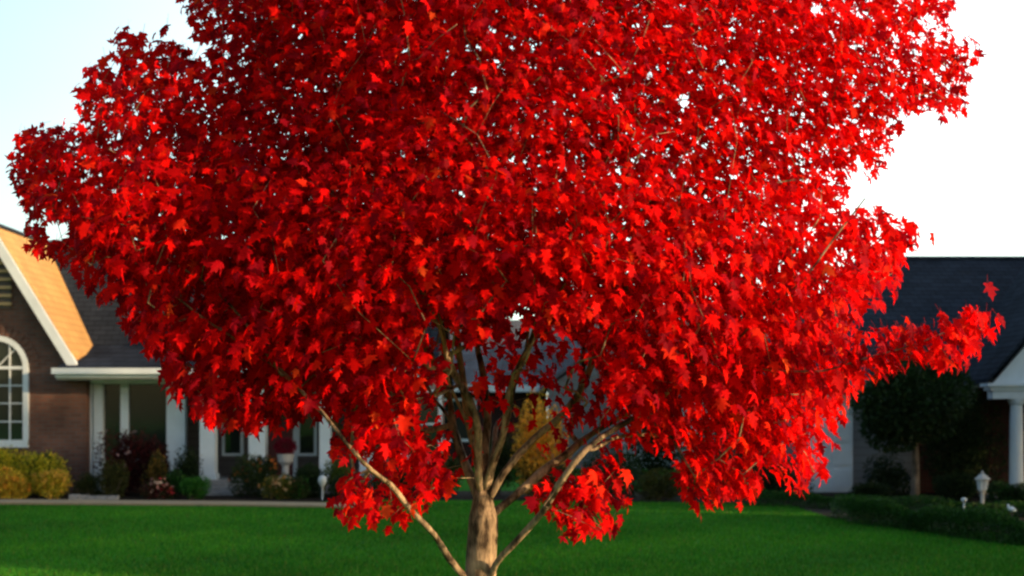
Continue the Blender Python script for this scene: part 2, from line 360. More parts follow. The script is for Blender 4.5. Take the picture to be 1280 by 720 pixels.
# pipe-model radii
cnt = np.zeros(na)
for t in tips: cnt[t] += 1
for i in range(na-1, -1, -1):
    if par[i] >= 0: cnt[par[i]] += cnt[i]
rad = np.maximum(np.array(minr), .0011*np.maximum(cnt, 1)**.5)
rad[:len(limb_nodes[0])] = np.array(minr)[:len(limb_nodes[0])]
for i in range(n_main, na):
    rad[i] = min(rad[i], rad[par[i]]*.92)
for i in range(len(limb_nodes[0]), n_main): rad[i] *= 1+.16*noise.noise(pos[i]*9)+.10*noise.noise(pos[i]*23)
# root flare
for q in limb_nodes[0]:
    z = pos[q].z; rad[q] += .09*math.exp(-max(z, 0)/.10)
kids = [[] for _ in range(na)]
for i in range(na):
    if par[i] >= 0: kids[par[i]].append(i)
maple = empty('maple_tree', (W(602, 940, 7).x, 7.0, 0), 'scarlet maple with broad crown and low-forking trunk on the lawn before the houses', 'maple tree')
builders = {}
starts = [0]+[ids[0] for ids in limb_nodes[1:]]
stack = [(-1, 0)]
limb_sets = [set(ids) for ids in limb_nodes]
while stack:
    p, s = stack.pop(); chain = [p] if p >= 0 else []; cur = s
    if p >= 0 and p < len(limb_nodes[0]) and s >= len(limb_nodes[0]): chain = []      # limb starts inside the trunk by itself
    while True:
        chain.append(cur); ks = kids[cur]
        if not ks: break
        same = [k for k in ks if k < n_main and cur < n_main and any(k in S and cur in S for S in limb_sets)]
        nxt = same[0] if same else max(ks, key=lambda k: cnt[k])
        if cur >= n_main or not same:
            if cur < n_main: nxt = None
        for k in ks:
            if k != nxt: stack.append((cur, k))
        if nxt is None: break
        cur = nxt
    if len(chain) < 2: continue
    li = limb_id[chain[-1]]; b = builders.setdefault(li, MB())
    rr = [rad[c] for c in chain]
    if chain[0] == p and p >= 0: rr[0] = min(rr[1]*1.15, rad[p])
    k = 14 if li == 0 and chain[0] == 0 else (9 if rr[0] > .012 else (6 if rr[0] > .005 else 4))
    pts = [pos[c] for c in chain]
    b.tube(pts, rr, k)
for li, b in builders.items():
    o = b.build('trunk' if li == 0 else 'branch', M['maplebark'], maple, smooth=True)
# leaves
LP = []; LD = []; LN = []; LS = []; LC = []
holes = [(70, 290, 24), (857, 126, 17), (592, 116, 9), (873, 108, 6), (1022, 12, 11), (640, 200, 4), (505, 62, 5), (620, 75, 5), (812, 232, 6), (708, 90, 4), (795, 205, 5), (1005, 150, 6), (1015, 290, 8), (600, 60, 4), (625, 80, 4), (372, 48, 6), (182, 62, 5)]
axis0 = np.array((fork.x, 7.0, 0))
for (w, x, y), tp in zip(cl, tips):
    sparse = 500 < x < 770 and 405 < y < 590
    edge = edgedist(np.array([x]), np.array([y]))[0]
    n = int(rng.integers(27, 38)*(1.0 if y > 300 else (1.35 if x < 540 else 1.12))) if not sparse else int(rng.integers(10, 16))
    wv = np.array(w); out = wv-np.array((fork.x, 7.0, wv[2]-.25)); out /= np.linalg.norm(out)+1e-6
    back = np.array(pos[par[tp]])-wv
    pp = wv+rng.normal(0, 1, (n, 3))*np.array([.125, .12, .058])+back*np.array([1, 1, .6])*rng.uniform(-.4, 1.0, (n, 1))
    droop = .55+.7*(y > 300)
    d = out*.55+unit(n)*.62+np.array([0, 0, -droop])
    nn = out*.6+unit(n)*.75+np.array([.15, -.2, .55])
    s = rng.uniform(.040, .084, n)*(1 if y > 420 else (.78 if y < 180 else .78+.22*(y-180)/240))
    # per-leaf autumn colour: scarlet with crimson and a few orange-red, slowly drifting through the crown
    g = noise.noise(w*1.3)*.5+.5
    u = rng.uniform(size=(n, 1)); v = rng.uniform(.65, 1.15, (n, 1))
    pal = np.array([[.86, .006, .005], [.76, .005, .008], [.52, .004, .012], [.34, .005, .018], [.86, .030, .010], [.84, .09, .02]])
    pr = np.array([.34, .24, .18*(1.5-g), .18*(1.5-g), .07, .008]); pr /= pr.sum()
    c = pal[rng.choice(6, n, p=pr)]*v
    LP.append(pp); LD.append(d); LN.append(nn); LS.append(s); LC.append(c)
LP = np.concatenate(LP); LD = np.concatenate(LD); LN = np.concatenate(LN); LS = np.concatenate(LS); LC = np.concatenate(LC)
ctr = LP+LD/np.linalg.norm(LD, axis=1, keepdims=True)*LS[:, None]*.5
qx = 640+F*ctr[:, 0]/ctr[:, 1]; qy = HY-F*(ctr[:, 2]-EYE)/ctr[:, 1]
jj = rng.normal(0, 3.5, (2, len(qx)))
kp = inpoly(qx+jj[0], qy+jj[1])
for hx, hy, hr in holes: kp &= ((qx-hx)**2+(qy-hy)**2 > (hr*.6+2)**2)
for path in ([(580,720),(540,672),(502,622),(462,588),(428,552),(400,516)], [(622,708),(655,668),(700,612),(742,562),(780,528)], [(573,470),(562,430),(540,400)]):
    for (ax, ay), (bx_, by_) in zip(path, path[1:]):
        t = np.clip(((qx-ax)*(bx_-ax)+(qy-ay)*(by_-ay))/((bx_-ax)**2+(by_-ay)**2), 0, 1)
        kp &= ~((np.hypot(qx-ax-t*(bx_-ax), qy-ay-t*(by_-ay)) < 15) & (ctr[:, 1] < 6.9) & (rng.uniform(size=len(qx)) < .8))
for ex, ey, ra, rb in OPEN: kp &= ~((((qx-ex)/ra)**2+((qy-ey)/rb)**2 < 1) & (rng.uniform(size=len(qx)) < .62))
kp &= ~((qx > 540) & (qx < 930) & (qy > 20) & (qy < 240) & (rng.uniform(size=len(qx)) < .15))
LP, LD, LN, LS, LC = LP[kp], LD[kp], LN[kp], LS[kp], LC[kp]
print('leaves', len(LP))
leaf_mesh('crown', MAPLE, LP, LD, LN, LS, LC, M['maple'], maple, fold=.35, stem=.035)

# ================================================================= vegetation helpers
def bush(name, label, cat, c, r, cols, n, ls, group=None, flowers=None, lobes=7, up=.3, seed=0, fl_n=60, fl_s=.07, stems=5, parent=None, rough=1.):
    """a clipped or loose shrub: leaves spread through lumpy volume over a few stems"""
    root = empty(name, (c[0], c[1], c[2]), label, cat, group)
    c = np.array(c, float); r = np.array(r, float)
    lc = np.array([(math.cos(a)*q, math.sin(a)*q, z) for a, q, z in zip(rng.uniform(0, 6.28, lobes), rng.uniform(.15, .62, lobes), rng.uniform(.30, .72, lobes))])
    lr = rng.uniform(.36, .58, lobes)
    k = rng.integers(0, lobes, n); d = unit(n); rr = rng.uniform(.0, 1., (n, 1))**.33*(1+rng.normal(0, .05*rough, (n, 1)))
    q = lc[k]+d*rr*lr[k][:, None]; q[:, 2] = np.maximum(q[:, 2], .02+.1*rng.uniform(size=n))
    P = c+q*r*np.array([1, 1, 1]); 
    D = d*.8+unit(n)*.6+np.array([0, 0, up]); Nn = unit(n)*.7+d*.4+np.array([0, 0, .6])
    cols = np.array(cols); C = cols[rng.integers(0, len(cols), n)]*rng.uniform(.7, 1.2, (n, 1))
    SZ = ls*rng.uniform(.7, 1.3, n)
    if flowers is not None:
        d2 = unit(fl_n); d2[:, 2] = np.abs(d2[:, 2])*.8+.1; d2[:, 1] = -np.abs(d2[:, 1]); kk = rng.integers(0, lobes, fl_n)
        P2 = c+(lc[kk]+d2*lr[kk][:, None]*1.04)*r; fc = np.array(flowers)[rng.integers(0, len(flowers), fl_n)]
        PP = np.repeat(P2, 5, 0); dd = np.repeat(d2, 5, 0); t = unit(fl_n*5); t -= (t*dd).sum(1, keepdims=True)*dd
        P = np.concatenate([P, PP]); D = np.concatenate([D, t+dd*.5]); Nn = np.concatenate([Nn, dd+t*.1]); SZ = np.concatenate([SZ, np.full(fl_n*5, fl_s)]); C = np.concatenate([C, np.repeat(fc, 5, 0)])
    leaf_mesh('foliage', DIAM, P, D, Nn, SZ, C, M['green'], root, fold=.2, fan=False)
    s = MB()
    for i in range(stems):
        j = i % lobes; e = c+lc[j]*r*np.array([1, 1, .9]); b = c+np.array([rng.uniform(-.06, .06), rng.uniform(-.06, .06), -.02])
        m_ = (b+e)/2+rng.normal(0, .03, 3); s.tube([b, m_, e], [.016, .012, .005], 5)
    s.build('stem', M['darkbark'], root, smooth=True)
    return root

def tree(name, label, cat, base, h, cr, cols, n, ls, trunk_r=.1, crown_c=None, group=None, bark='darkbark', lobes=14, flat=.75, limbsn=7):
    root = empty(name, base, label, cat, group)
    b = np.array(base, float); cc = b+np.array([0, 0, crown_c if crown_c else h-cr*flat])
    lc = unit(lobes)*rng.uniform(.2, .62, (lobes, 1)); lr = rng.uniform(.32, .52, lobes)
    k = rng.integers(0, lobes, n); d = unit(n); q = lc[k]+d*(rng.uniform(0, 1, (n, 1))**.4)*lr[k][:, None]
    P = cc+q*np.array([cr, cr, (h-(cc[2]-b[2]))])
    cols = np.array(cols); C = cols[rng.integers(0, len(cols), n)]*rng.uniform(.7, 1.2, (n, 1))
    leaf_mesh('crown', DIAM, P, d+unit(n)*.8, unit(n)+np.array([0, 0, .6]), ls*rng.uniform(.7, 1.3, n), C, M['green'], root, fold=.2, fan=False)
    s = MB(); top = Vector(cc)
    B = Vector(b); pts = [B+Vector((0, 0, -.05)), B+Vector((.01, 0, .12)), B.lerp(top, .4)+Vector((.03*trunk_r*10, 0, 0)), B.lerp(top, .75), top+Vector((0, 0, .3*cr))]
    s.tube(pts, [trunk_r*1.5, trunk_r*1.05, trunk_r*.85, trunk_r*.6, trunk_r*.15], 10)
    for i in range(limbsn):
        j = i % lobes; e = Vector(cc+lc[j]*np.array([cr, cr, cr*flat])); st = B.lerp(top, .55+.4*i/limbsn)
        s.tube([st, st.lerp(e, .5)+Vector((0, 0, .1*cr)), e], [trunk_r*.45, trunk_r*.28, trunk_r*.08], 6)
    s.build('trunk', M[bark], root, smooth=True)
    return root

# ================================================================= GROUND
def sheet(name, pts, z, m):
    b = MB(); b.add([(x, y, z) for x, y in pts], [tuple(range(len(pts)))]); o = b.build(name, m); return struct(o)
# gently uneven lawn reaching the horizon
def lawn():
    xs = np.concatenate([np.linspace(-1500, -40, 10), np.linspace(-36, 36, 73), np.linspace(40, 1500, 10)])
    ys = np.concatenate([np.linspace(-300, -12, 8), np.linspace(-10, 26, 37), np.linspace(27, 60, 20), np.linspace(80, 3000, 14)])
    v = []; 
    for y in ys:
        for x in xs:
            a = max(0, 1-abs(x)/38)*max(0, 1-abs(y-12)/13.5); v.append((x, y, .05*a*noise.noise(Vector((x*.22, y*.22, 0)))))
    nx = len(xs); f = [(j*nx+i, j*nx+i+1, (j+1)*nx+i+1, (j+1)*nx+i) for j in range(len(ys)-1) for i in range(nx-1)]
    b = MB(); b.add(v, f); return struct(b.build('lawn', M['lawn'], smooth=True))
lawn()
sheet('planting_bed', [(-15, 27.2), (-3.6, 26.9), (-3.2, 27.6), (-3.0, 32), (-15, 32)], .012, M['mulch'])
sheet('planting_bed', [(-3.0, 27.9), (0, 27.4), (4, 26.6), (5.2, 26.2), (5.2, 31), (-3.0, 31)], .008, M['mulch'])
sheet('planting_bed', [(5.0, 22.6), (6.0, 20.6), (7.5, 18.2), (9.5, 16.2), (14, 15), (16, 30), (5.0, 30)], .012, M['mulch'])
# concrete walk along the beds: real slab, a little proud of the turf
pw = [(-16, 26.1), (-9, 25.95), (-5, 25.5), (-2.6, 24.9)]
b = MB(); a0 = [(x, y, .0) for x, y in pw]; a1 = [(x, y+1.15-.02*(x+16), .0) for x, y in pw]
poly = [Vector((x, y, .02)) for x, y, z in a0]+[Vector((x, y, .02)) for x, y, z in a1[::-1]]
b.prism(poly, (0, 0, .035)); struct(b.build('garden_path', M['concrete']))
# grass blades over the part of the lawn that is seen
n = 330000
gy = 12.5+rng.uniform(0, 1, n)**1.25*14.5; gx = rng.uniform(-.40, .40, n)*gy
edge = np.where(gx < -2.6, np.interp(gx, [-16, -9, -5, -2.6], [26.05, 25.9, 25.45, 24.85]), np.where(gx < 5.0, np.interp(gx, [-3, 0, 4, 5.2], [27.8, 27.3, 26.5, 26.1]), np.interp(gx, [5., 6., 7.5, 9.5, 14], [22.5, 20.5, 18.1, 16.1, 14.9])))
k = gy < edge; gx = gx[k]; gy = gy[k]; n = len(gx)
P = np.stack([gx, gy, np.full(n, -.008)], 1); 
tri = np.array([(-.13, 0), (.13, 0), (.0, 1)])
gc = np.array([[.014, .14, .008], [.03, .21, .010], [.07, .23, .014]])[rng.integers(0, 3, n)]*rng.uniform(.7, 1.2, (n, 1))
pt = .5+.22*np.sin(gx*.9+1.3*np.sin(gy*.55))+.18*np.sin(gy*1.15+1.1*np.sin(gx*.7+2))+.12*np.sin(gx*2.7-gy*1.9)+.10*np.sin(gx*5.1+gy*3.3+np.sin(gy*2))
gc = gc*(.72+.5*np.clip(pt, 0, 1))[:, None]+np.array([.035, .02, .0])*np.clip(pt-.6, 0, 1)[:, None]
dry = rng.uniform(size=n) < .03; gc[dry] = [.16, .14, .04]
D = unit(n)*.55+np.array([0, 0, 1.]); 
g = leaf_mesh('lawn_grass', tri, P, D, unit(n)+np.array([0, -1, 0]), rng.uniform(.035, .065, n), gc, M['green'], None, fold=.3, fan=False)
tag(g, 'short mown green grass blades covering the front lawn', 'grass', kind='stuff')

# ================================================================= LEFT HOUSE
H = empty('brick_house', (-9.0, 30.5, 0), 'brown brick house at left with steep gable coloured as if sunlit, arched window and white-columned porch', 'house')
ax_, az_ = -10.73, 5.58; xr, xl = -8.88, -12.58; SL = 1.62     # gable apex, wall sides, slope
def gz(x): return az_-abs(x-ax_)*SL
b = MB(); b.prism([(xl, 30, 0), (xr, 30, 0), (xr, 30, gz(xr)-.14), (ax_, 30, az_-.14), (xl, 30, gz(xl)-.14)], (0, .25, 0))
b.box(xr-.25, xr, 30.25, 31.6, 0, 2.45); b.build('gable_wall', M['brick'], H)
# right-facing and left-facing gable slopes (slabs), ridge runs back to the main roof
xe = -9.10
def slope_slab(x0, x1, y0, y1, th=.10):
    z0, z1 = gz(x0), gz(x1); return [(x0, y0, z0), (x1, y0, z1), (x1, y1, z1), (x0, y1, z0)]
b = MB(); b.prism([(ax_, 29.72, az_), (xe, 29.72, gz(xe)), (xe, 31.84, gz(xe)), (ax_, 33.4, az_)], (.0, 0, -.14)); b.build('gable_roof', M['sunlit_side'], H)
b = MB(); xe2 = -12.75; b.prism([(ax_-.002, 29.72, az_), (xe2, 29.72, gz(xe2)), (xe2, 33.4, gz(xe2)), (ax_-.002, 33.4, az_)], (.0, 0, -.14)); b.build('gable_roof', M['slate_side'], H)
# ridge cap
b = MB(); b.tube([(ax_, 29.70, az_+.01), (ax_, 33.3, az_+.01)], [.06, .06], 6); b.build('ridge_cap', M['slate_side'], H)
# white rake boards, each side
for sgn, xend in ((1, -8.98), (-1, -12.5)):
    b = MB(); p0 = Vector((ax_, 29.66, az_-.03)); p1 = Vector((xend, 29.66, gz(xend)-.03)); w = Vector((0, 0, -.36))
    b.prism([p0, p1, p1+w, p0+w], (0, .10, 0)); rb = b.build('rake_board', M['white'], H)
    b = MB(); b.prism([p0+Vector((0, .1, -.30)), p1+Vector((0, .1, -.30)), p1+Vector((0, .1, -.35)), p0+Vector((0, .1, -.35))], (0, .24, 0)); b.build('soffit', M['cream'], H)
# arched window
wc, wr, zc, zb = -10.73, .56, 2.62, 1.12
def arch(r, zbot, y, n=20):
    return [(wc-r, y, zbot)]+[(wc-r*math.cos(math.pi*i/n), y, zc+r*math.sin(math.pi*i/n)) for i in range(n+1)]+[(wc+r, y, zbot)]
win = MB().prism(arch(wr, zb, 29.985), (0, .03, 0)).build('window', M['glass'], H)
b = MB(); o = arch(wr+.11, zb-.1, 29.93); i_ = arch(wr, zb, 29.93); nn = len(o)
vs = [Vector(p) for p in o]+[Vector(p) for p in i_]; d_ = Vector((0, .09, 0)); vs2 = [v+d_ for v in vs]
fs = []
for q in range(nn-1):
    fs += [(q, q+1, nn+q+1, nn+q), (2*nn+q, 3*nn+q, 3*nn+q+1, 2*nn+q+1), (q, 2*nn+q, 2*nn+q+1, q+1), (nn+q, nn+q+1, 3*nn+q+1, 3*nn+q)]
b.add(vs+vs2, fs); b.box(wc-wr-.11, wc+wr+.11, 29.90, 30.02, zb-.16, zb-.0); b.build('frame', M['white'], win)
b = MB()
for q in (-.28, 0, .28):
    hh = zc+math.sqrt(wr*wr-q*q); b.box(wc+q-.012, wc+q+.012, 29.955, 29.983, zb, hh)
for z in (1.5, 1.88, 2.25): b.box(wc-wr, wc+wr, 29.957, 29.981, z-.012, z+.012)
b.box(wc-wr, wc+wr, 29.94, 29.98, zc-.03, zc+.03)
for a in (45, 135):
    b.tube([(wc, 29.97, zc), (wc+wr*math.cos(R(a)), 29.97, zc+wr*math.sin(R(a)))], [.012, .012], 6)
b.build('muntin', M['white'], win)
# brick arch ring + sill course
b = MB()
for q in range(19):
    a = math.pi*(q+.5)/19; b2 = Vector((math.cos(a), 0, math.sin(a))); t = Vector((-math.sin(a), 0, math.cos(a)))
    c0 = Vector((wc, 29.975, zc))+b2*(wr+.12); c1 = Vector((wc, 29.975, zc))+b2*(wr+.33); h = .045
    b.prism([c0-t*h, c1-t*h*1.3, c1+t*h*1.3, c0+t*h], (0, .02, 0))
b.build('brick_arch', M['brick'], H)
# louvred gable vent with pale slats
v = MB().box(wc-.05-.30, wc+.30, 29.96, 29.995, 3.85, 5.0).build('gable_vent', M['darksiding'], H)
b = MB()
for z in np.arange(3.92, 4.95, .17): b.box(wc-.33, wc+.33, 29.90, 29.958, z, z+.06)
b.build('louvre', mat('tan_paint', (.42, .30, .15), .6, .3), v)
# main roof, steep, camera-facing + back
xw0, xw1 = -14.5, -1.6
b = MB(); b.prism([(xw0, 31.35, 2.52), (xw1, 31.35, 2.52), (xw1-.0, 33.25, 5.60), (xw0, 33.25, 5.60)], (0, .10, -.06)); b.build('roof', M['slate'], H)
b = MB(); b.prism([(xw0, 33.25, 5.60), (xw1, 33.25, 5.60), (xw1, 39.5, 2.45), (xw0, 39.5, 2.45)], (0, -.02, -.12)); b.build('roof', M['slate'], H)
b = MB(); b.tube([(xw0, 33.27, 5.61), (xw1, 33.27, 5.61)], [.07, .07], 6); b.build('ridge_cap', M['slate'], H)
b = MB(); b.prism([(xw1-.25, 31.7, 0), (xw1-.25, 39.2, 0), (xw1-.25, 39.2, 2.4), (xw1-.25, 33.25, 5.4), (xw1-.25, 31.7, 2.85)], (-.2, 0, 0)); b.build('wall', M['brick'], H)
# porch / bay roof of low pitch over the front
px0, px1 = W(70, 0, 29.4).x, -1.9
b = MB(); b.prism([(px0, 29.40, 2.60), (px1, 29.40, 2.60), (px1, 31.86, 3.20), (px0, 31.86, 3.20)], (0, .02, -.08)); b.build('porch_roof', M['slate'], H)
b = MB(); b.box(px0, px1, 29.34, 29.42, 2.40, 2.56); b.build('fascia', M['white'], H)
b = MB(); b.box(px0-.04, px1, 29.22, 29.338, 2.47, 2.59); b.build('gutter', M['white'], H)
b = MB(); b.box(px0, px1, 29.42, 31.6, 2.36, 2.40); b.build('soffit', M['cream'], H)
# bay window behind white trims (Y 30.35)
Yb = 30.35
def bx(p0, p1, Y): return (p0-640)/F*Y, (p1-640)/F*Y
x0, x1 = bx(104, 232, Yb)
b = MB(); b.box(x0, x1, Yb+.12, Yb+.3, 0, .72); b.build('bay_base', M['brick'], H)
x0, x1 = bx(127, 209, Yb)
w = MB().box(x0, x1, Yb+.10, Yb+.13, .72, 2.36).build('window', M['glass'], H)
b = MB(); m0, m1 = bx(150, 160, Yb); b.box(m0, m1, Yb+.03, Yb+.098, .72, 2.36); b.box(x0, x1, Yb+.03, Yb+.097, .64, .72); b.box(x0, m0, Yb+.04, Yb+.096, 2.29, 2.36); b.box(m1, x1, Yb+.04, Yb+.096, 2.29, 2.36); b.build('frame', M['white'], w)
b = MB()
for q in np.linspace(x0+.02, x1-.02, 26): b.box(q-.018, q+.018, Yb+.17, Yb+.19, .75, 2.34)
b.build('curtain', mat('dark_green_curtain', (.025, .05, .03), .9, .1), w)
for p0, p1 in ((104, 115), (117, 128), (208, 231)):
    x0, x1 = bx(p0, p1, Yb-.05); b = MB(); b.box(x0, x1, Yb-.05, Yb+.16, .10, 2.36); b.box(x0-.012, x1+.012, Yb-.065, Yb+.165, .0, .14); b.build('trim_panel', M['white'], H)
# recessed porch wall with door and side light
x0, x1 = bx(231, 640, 31.6)[0], px1-.05
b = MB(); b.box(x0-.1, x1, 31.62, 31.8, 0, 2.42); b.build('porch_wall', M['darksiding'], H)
dx0, dx1 = bx(334, 366, 31.5)
d = MB().box(dx0, dx1, 31.55, 31.615, .3, 2.3).build('door', M['crimson'], H)
b = MB()
for u in (0, 1):
    for z0, z1 in ((.45, 1.1), (1.25, 2.15)):
        xa = dx0+.06+u*(dx1-dx0-.06)/2; xb = xa+(dx1-dx0)/2-.12; b.box(xa, xb, 31.53, 31.548, z0, z1)
b.build('door_panel', M['crimson'], d)
b = MB(); b.box(dx0-.09, dx0-.002, 31.53, 31.61, .3, 2.36); b.box(dx1+.002, dx1+.09, 31.53, 31.61, .3, 2.36); b.box(dx0-.09, dx1+.09, 31.53, 31.61, 2.302, 2.362); b.build('door_frame', M['white'], d)
for p0, p1 in ((280, 300), (374, 392)):
    x0, x1 = bx(p0, p1, 31.5)
    w = MB().box(x0, x1, 31.58, 31.618, .8, 2.2).build('window', M['glass'], H)
    b = MB(); b.box(x0-.06, x0, 31.56, 31.617, .74, 2.26); b.box(x1, x1+.06, 31.56, 31.617, .74, 2.26); b.box(x0, x1, 31.56, 31.617, 2.2, 2.26); b.box(x0, x1, 31.56, 31.617, .74, .8); b.build('frame', M['white'], w)
# porch floor, steps and columns
x0, x1 = bx(236, 470, 30)
b = MB(); b.box(x0, x1, 29.7, 31.6, .0, .30); b.build('porch_floor', M['stone'], H)
x0, x1 = bx(262, 296, 29.4)
b = MB(); b.box(x0, x1, 29.38, 29.698, 0, .16); b.build('step', M['stone'], H)
b = MB(); b.box(x0, x1, 29.05, 29.378, 0, .08); b.build('step', M['stone'], H)
for p0, p1 in ((248, 270), (309, 333), (398, 414), (448, 466)):
    x0, x1 = bx(p0, p1, 29.8); xc = (x0+x1)/2; hw = (x1-x0)/2*.86
    b = MB(); b.box(xc-hw, xc+hw, 29.8, 29.8+2*hw, .42, 2.28)
    b.box(xc-hw*1.2, xc+hw*1.2, 29.8-.03, 29.8+2*hw+.03, .30, .42); b.box(xc-hw*1.2, xc+hw*1.2, 29.8-.03, 29.8+2*hw+.03, 2.28, 2.36)
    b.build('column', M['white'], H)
b = MB(); b.box(px0+.6, px1, 29.82, 30.0, 2.30, 2.358); b.build('porch_beam', M['white'], H)
# brick wall right of the porch, with window
x0, x1 = bx(470, 560, 30)[0], px1-.12
b = MB(); b.box(x0, x1, 30.0, 31.6, 0, 2.358); b.build('wall', M['brick'], H)
wx0, wx1 = x0+.55, x0+1.3
w = MB().box(wx0, wx1, 29.97, 29.998, .8, 2.1).build('window', M['glass'], H)
b = MB(); b.box(wx0-.07, wx0, 29.93, 30, .73, 2.17); b.box(wx1, wx1+.07, 29.93, 30, .73, 2.17); b.box(wx0, wx1, 29.93, 30, 2.1, 2.17); b.box(wx0, wx1, 29.93, 30, .73, .8); b.box(wx0, wx1, 29.95, 29.968, 1.43, 1.47); b.build('frame', M['white'], w)

# ================================================================= HOUSE BEHIND (seen through the limbs)
G = empty('brick_house', (2.5, 46, 0), 'distant low house with grey roof seen through the limbs of the red maple', 'house')
x0, x1 = -3.4, 8.8
b = MB(); b.prism([(x0, 45, 2.62), (x1, 45, 2.62), (x1, 49, 4.9), (x0, 49, 4.9)], (0, .06, -.1)); b.build('roof', M['greyroof'], G)
b = MB(); b.prism([(x0, 49, 4.9), (x1, 49, 4.9), (x1, 53, 2.6), (x0, 53, 2.6)], (0, -.02, -.1)); b.build('roof', M['greyroof'], G)
b = MB(); b.box(x0, 1.0, 44.92, 45.02, 2.38, 2.60); b.build('fascia', M['white'], G)
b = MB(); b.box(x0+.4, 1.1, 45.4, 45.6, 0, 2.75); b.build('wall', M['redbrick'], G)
b = MB(); b.prism([(1.1, 44.2, 0), (6.6, 44.2, 0), (6.6, 44.2, 2.5), (3.85, 44.2, 4.45), (1.1, 44.2, 2.5)], (0, .2, 0)); b.build('wall', M['siding'], G)
b = MB(); b.prism([(.85, 44.0, 2.40), (3.85, 44.0, 4.62), (3.85, 48.2, 4.62), (.85, 45.2, 2.40)], (0, 0, .1)); b.build('roof', M['greyroof'], G)
b = MB(); b.prism([(6.85, 44.0, 2.40), (3.85, 44.0, 4.615), (3.85, 48.2, 4.615), (6.85, 45.2, 2.40)], (0, 0, .1)); b.build('roof', M['greyroof'], G)
b = MB(); b.box(6.6, x1-.4, 45.42, 45.6, 0, 2.75); b.build('wall', M['siding'], G)
for xs in (x0+.4, x1-.55):
    b = MB(); b.prism([(xs, 45.6, 0), (xs, 52.6, 0), (xs, 52.6, 2.7), (xs, 49, 4.75), (xs, 45.6, 2.85)], (.15, 0, 0)); b.build('wall', M['siding'], G)
w = MB().box(-2.2, -1.2, 45.36, 45.4, .9, 2.1).build('window', M['glass'], G)
b = MB(); b.box(-2.28, -2.2, 45.33, 45.4, .82, 2.18); b.box(-1.2, -1.12, 45.33, 45.4, .82, 2.18); b.box(-2.2, -1.2, 45.33, 45.4, 2.1, 2.18); b.box(-2.2, -1.2, 45.33, 45.4, .82, .9); b.build('frame', M['white'], w)
w = MB().box(3.4, 6.2, 44.15, 44.198, 0.02, 2.15).build('garage_door', M['white'], G)
b = MB()
for z in (.1, .62, 1.14, 1.66):
    for q in range(4): b.box(3.47+q*.69, 3.47+q*.69+.58, 44.12, 44.148, z, z+.40)
b.build('door_panel', M['white'], w)

# ================================================================= RIGHT HOUSE
Q = empty('brick_house', (11, 31, 0), 'dark slate-roofed house at right with white porch gable and column behind the hedge', 'house')
xl_, xr_ = W(985, 0, 29.6).x, 16.5
zr = EYE+(HY-324)/F*35.0
# front slope with hipped left end
b = MB(); b.prism([(xl_, 29.3, 2.42), (xr_, 29.3, 2.42), (xr_, 35, zr), (xl_+2.7, 35, zr)], (0, .03, -.12)); b.build('roof', M['slate'], Q)
b = MB(); b.prism([(xl_, 29.3, 2.415), (xl_+2.7, 35, zr-.005), (xl_, 41, 2.415)], (0, 0, -.12)); b.build('roof', M['slate_side'], Q)
b = MB(); b.prism([(xl_+2.7, 35, zr-.004), (xr_, 35, zr-.004), (xr_, 41, 2.41), (xl_, 41, 2.41)], (0, 0, -.12)); b.build('roof', M['slate'], Q)
b = MB(); b.tube([(xl_+2.7, 35, zr+.01), (xr_, 35, zr+.01)], [.07, .07], 6); b.build('ridge_cap', M['slate'], Q)
b = MB(); b.box(xl_+.3, W(1146, 0, 29.9).x, 29.9, 30.1, 0, 2.3); b.build('wall', M['siding'], Q)
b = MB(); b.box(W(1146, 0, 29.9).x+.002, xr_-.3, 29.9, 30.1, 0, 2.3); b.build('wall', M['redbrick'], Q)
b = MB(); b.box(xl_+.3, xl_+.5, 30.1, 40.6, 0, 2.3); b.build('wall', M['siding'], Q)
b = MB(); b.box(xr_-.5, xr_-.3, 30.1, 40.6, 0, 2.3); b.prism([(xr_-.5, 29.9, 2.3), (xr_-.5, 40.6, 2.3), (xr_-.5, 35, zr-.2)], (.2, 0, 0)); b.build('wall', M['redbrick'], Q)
b = MB(); b.box(xl_-.02, W(1240, 0, 29.3).x, 29.22, 29.32, 2.20, 2.40); b.build('fascia', mat('grey_paint', (.16, .17, .18), .6, .3, (.12, .13, .14)), Q)
gx0, gx1 = W(1012, 0, 29.7).x, W(1068, 0, 29.7).x
w = MB().box(gx0, gx1, 29.84, 29.898, .04, 2.05).build('garage_door', M['white'], Q)
b = MB()
for z in (.12, .60, 1.08, 1.56):
    for q in range(2): b.box(gx0+.06+q*(gx1-gx0)/2, gx0+(q+1)*(gx1-gx0)/2-.06, 29.82, 29.838, z, z+.38)
b.build('door_panel', M['white'], w)
# porch gable: projecting pediment on white entablature and columns
Yp_ = 27.8; ex0 = W(1236, 0, Yp_).x; exm = ex0+2.4; ze0, ze1 = EYE+(HY-492)/F*Yp_, EYE+(HY-479)/F*Yp_
pe = ze1+(exm-ex0)*1.15
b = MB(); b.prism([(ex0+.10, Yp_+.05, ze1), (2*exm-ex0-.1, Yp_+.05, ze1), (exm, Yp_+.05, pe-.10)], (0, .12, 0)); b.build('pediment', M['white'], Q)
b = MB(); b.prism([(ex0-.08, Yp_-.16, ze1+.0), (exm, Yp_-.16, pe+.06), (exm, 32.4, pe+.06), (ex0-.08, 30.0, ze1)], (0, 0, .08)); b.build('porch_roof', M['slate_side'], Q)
b = MB(); b.prism([(2*exm-ex0+.08, Yp_-.16, ze1+.0), (exm, Yp_-.16, pe+.058), (exm, 32.4, pe+.058), (2*exm-ex0+.08, 30.0, ze1)], (0, 0, .08)); b.build('porch_roof', M['slate_side'], Q)
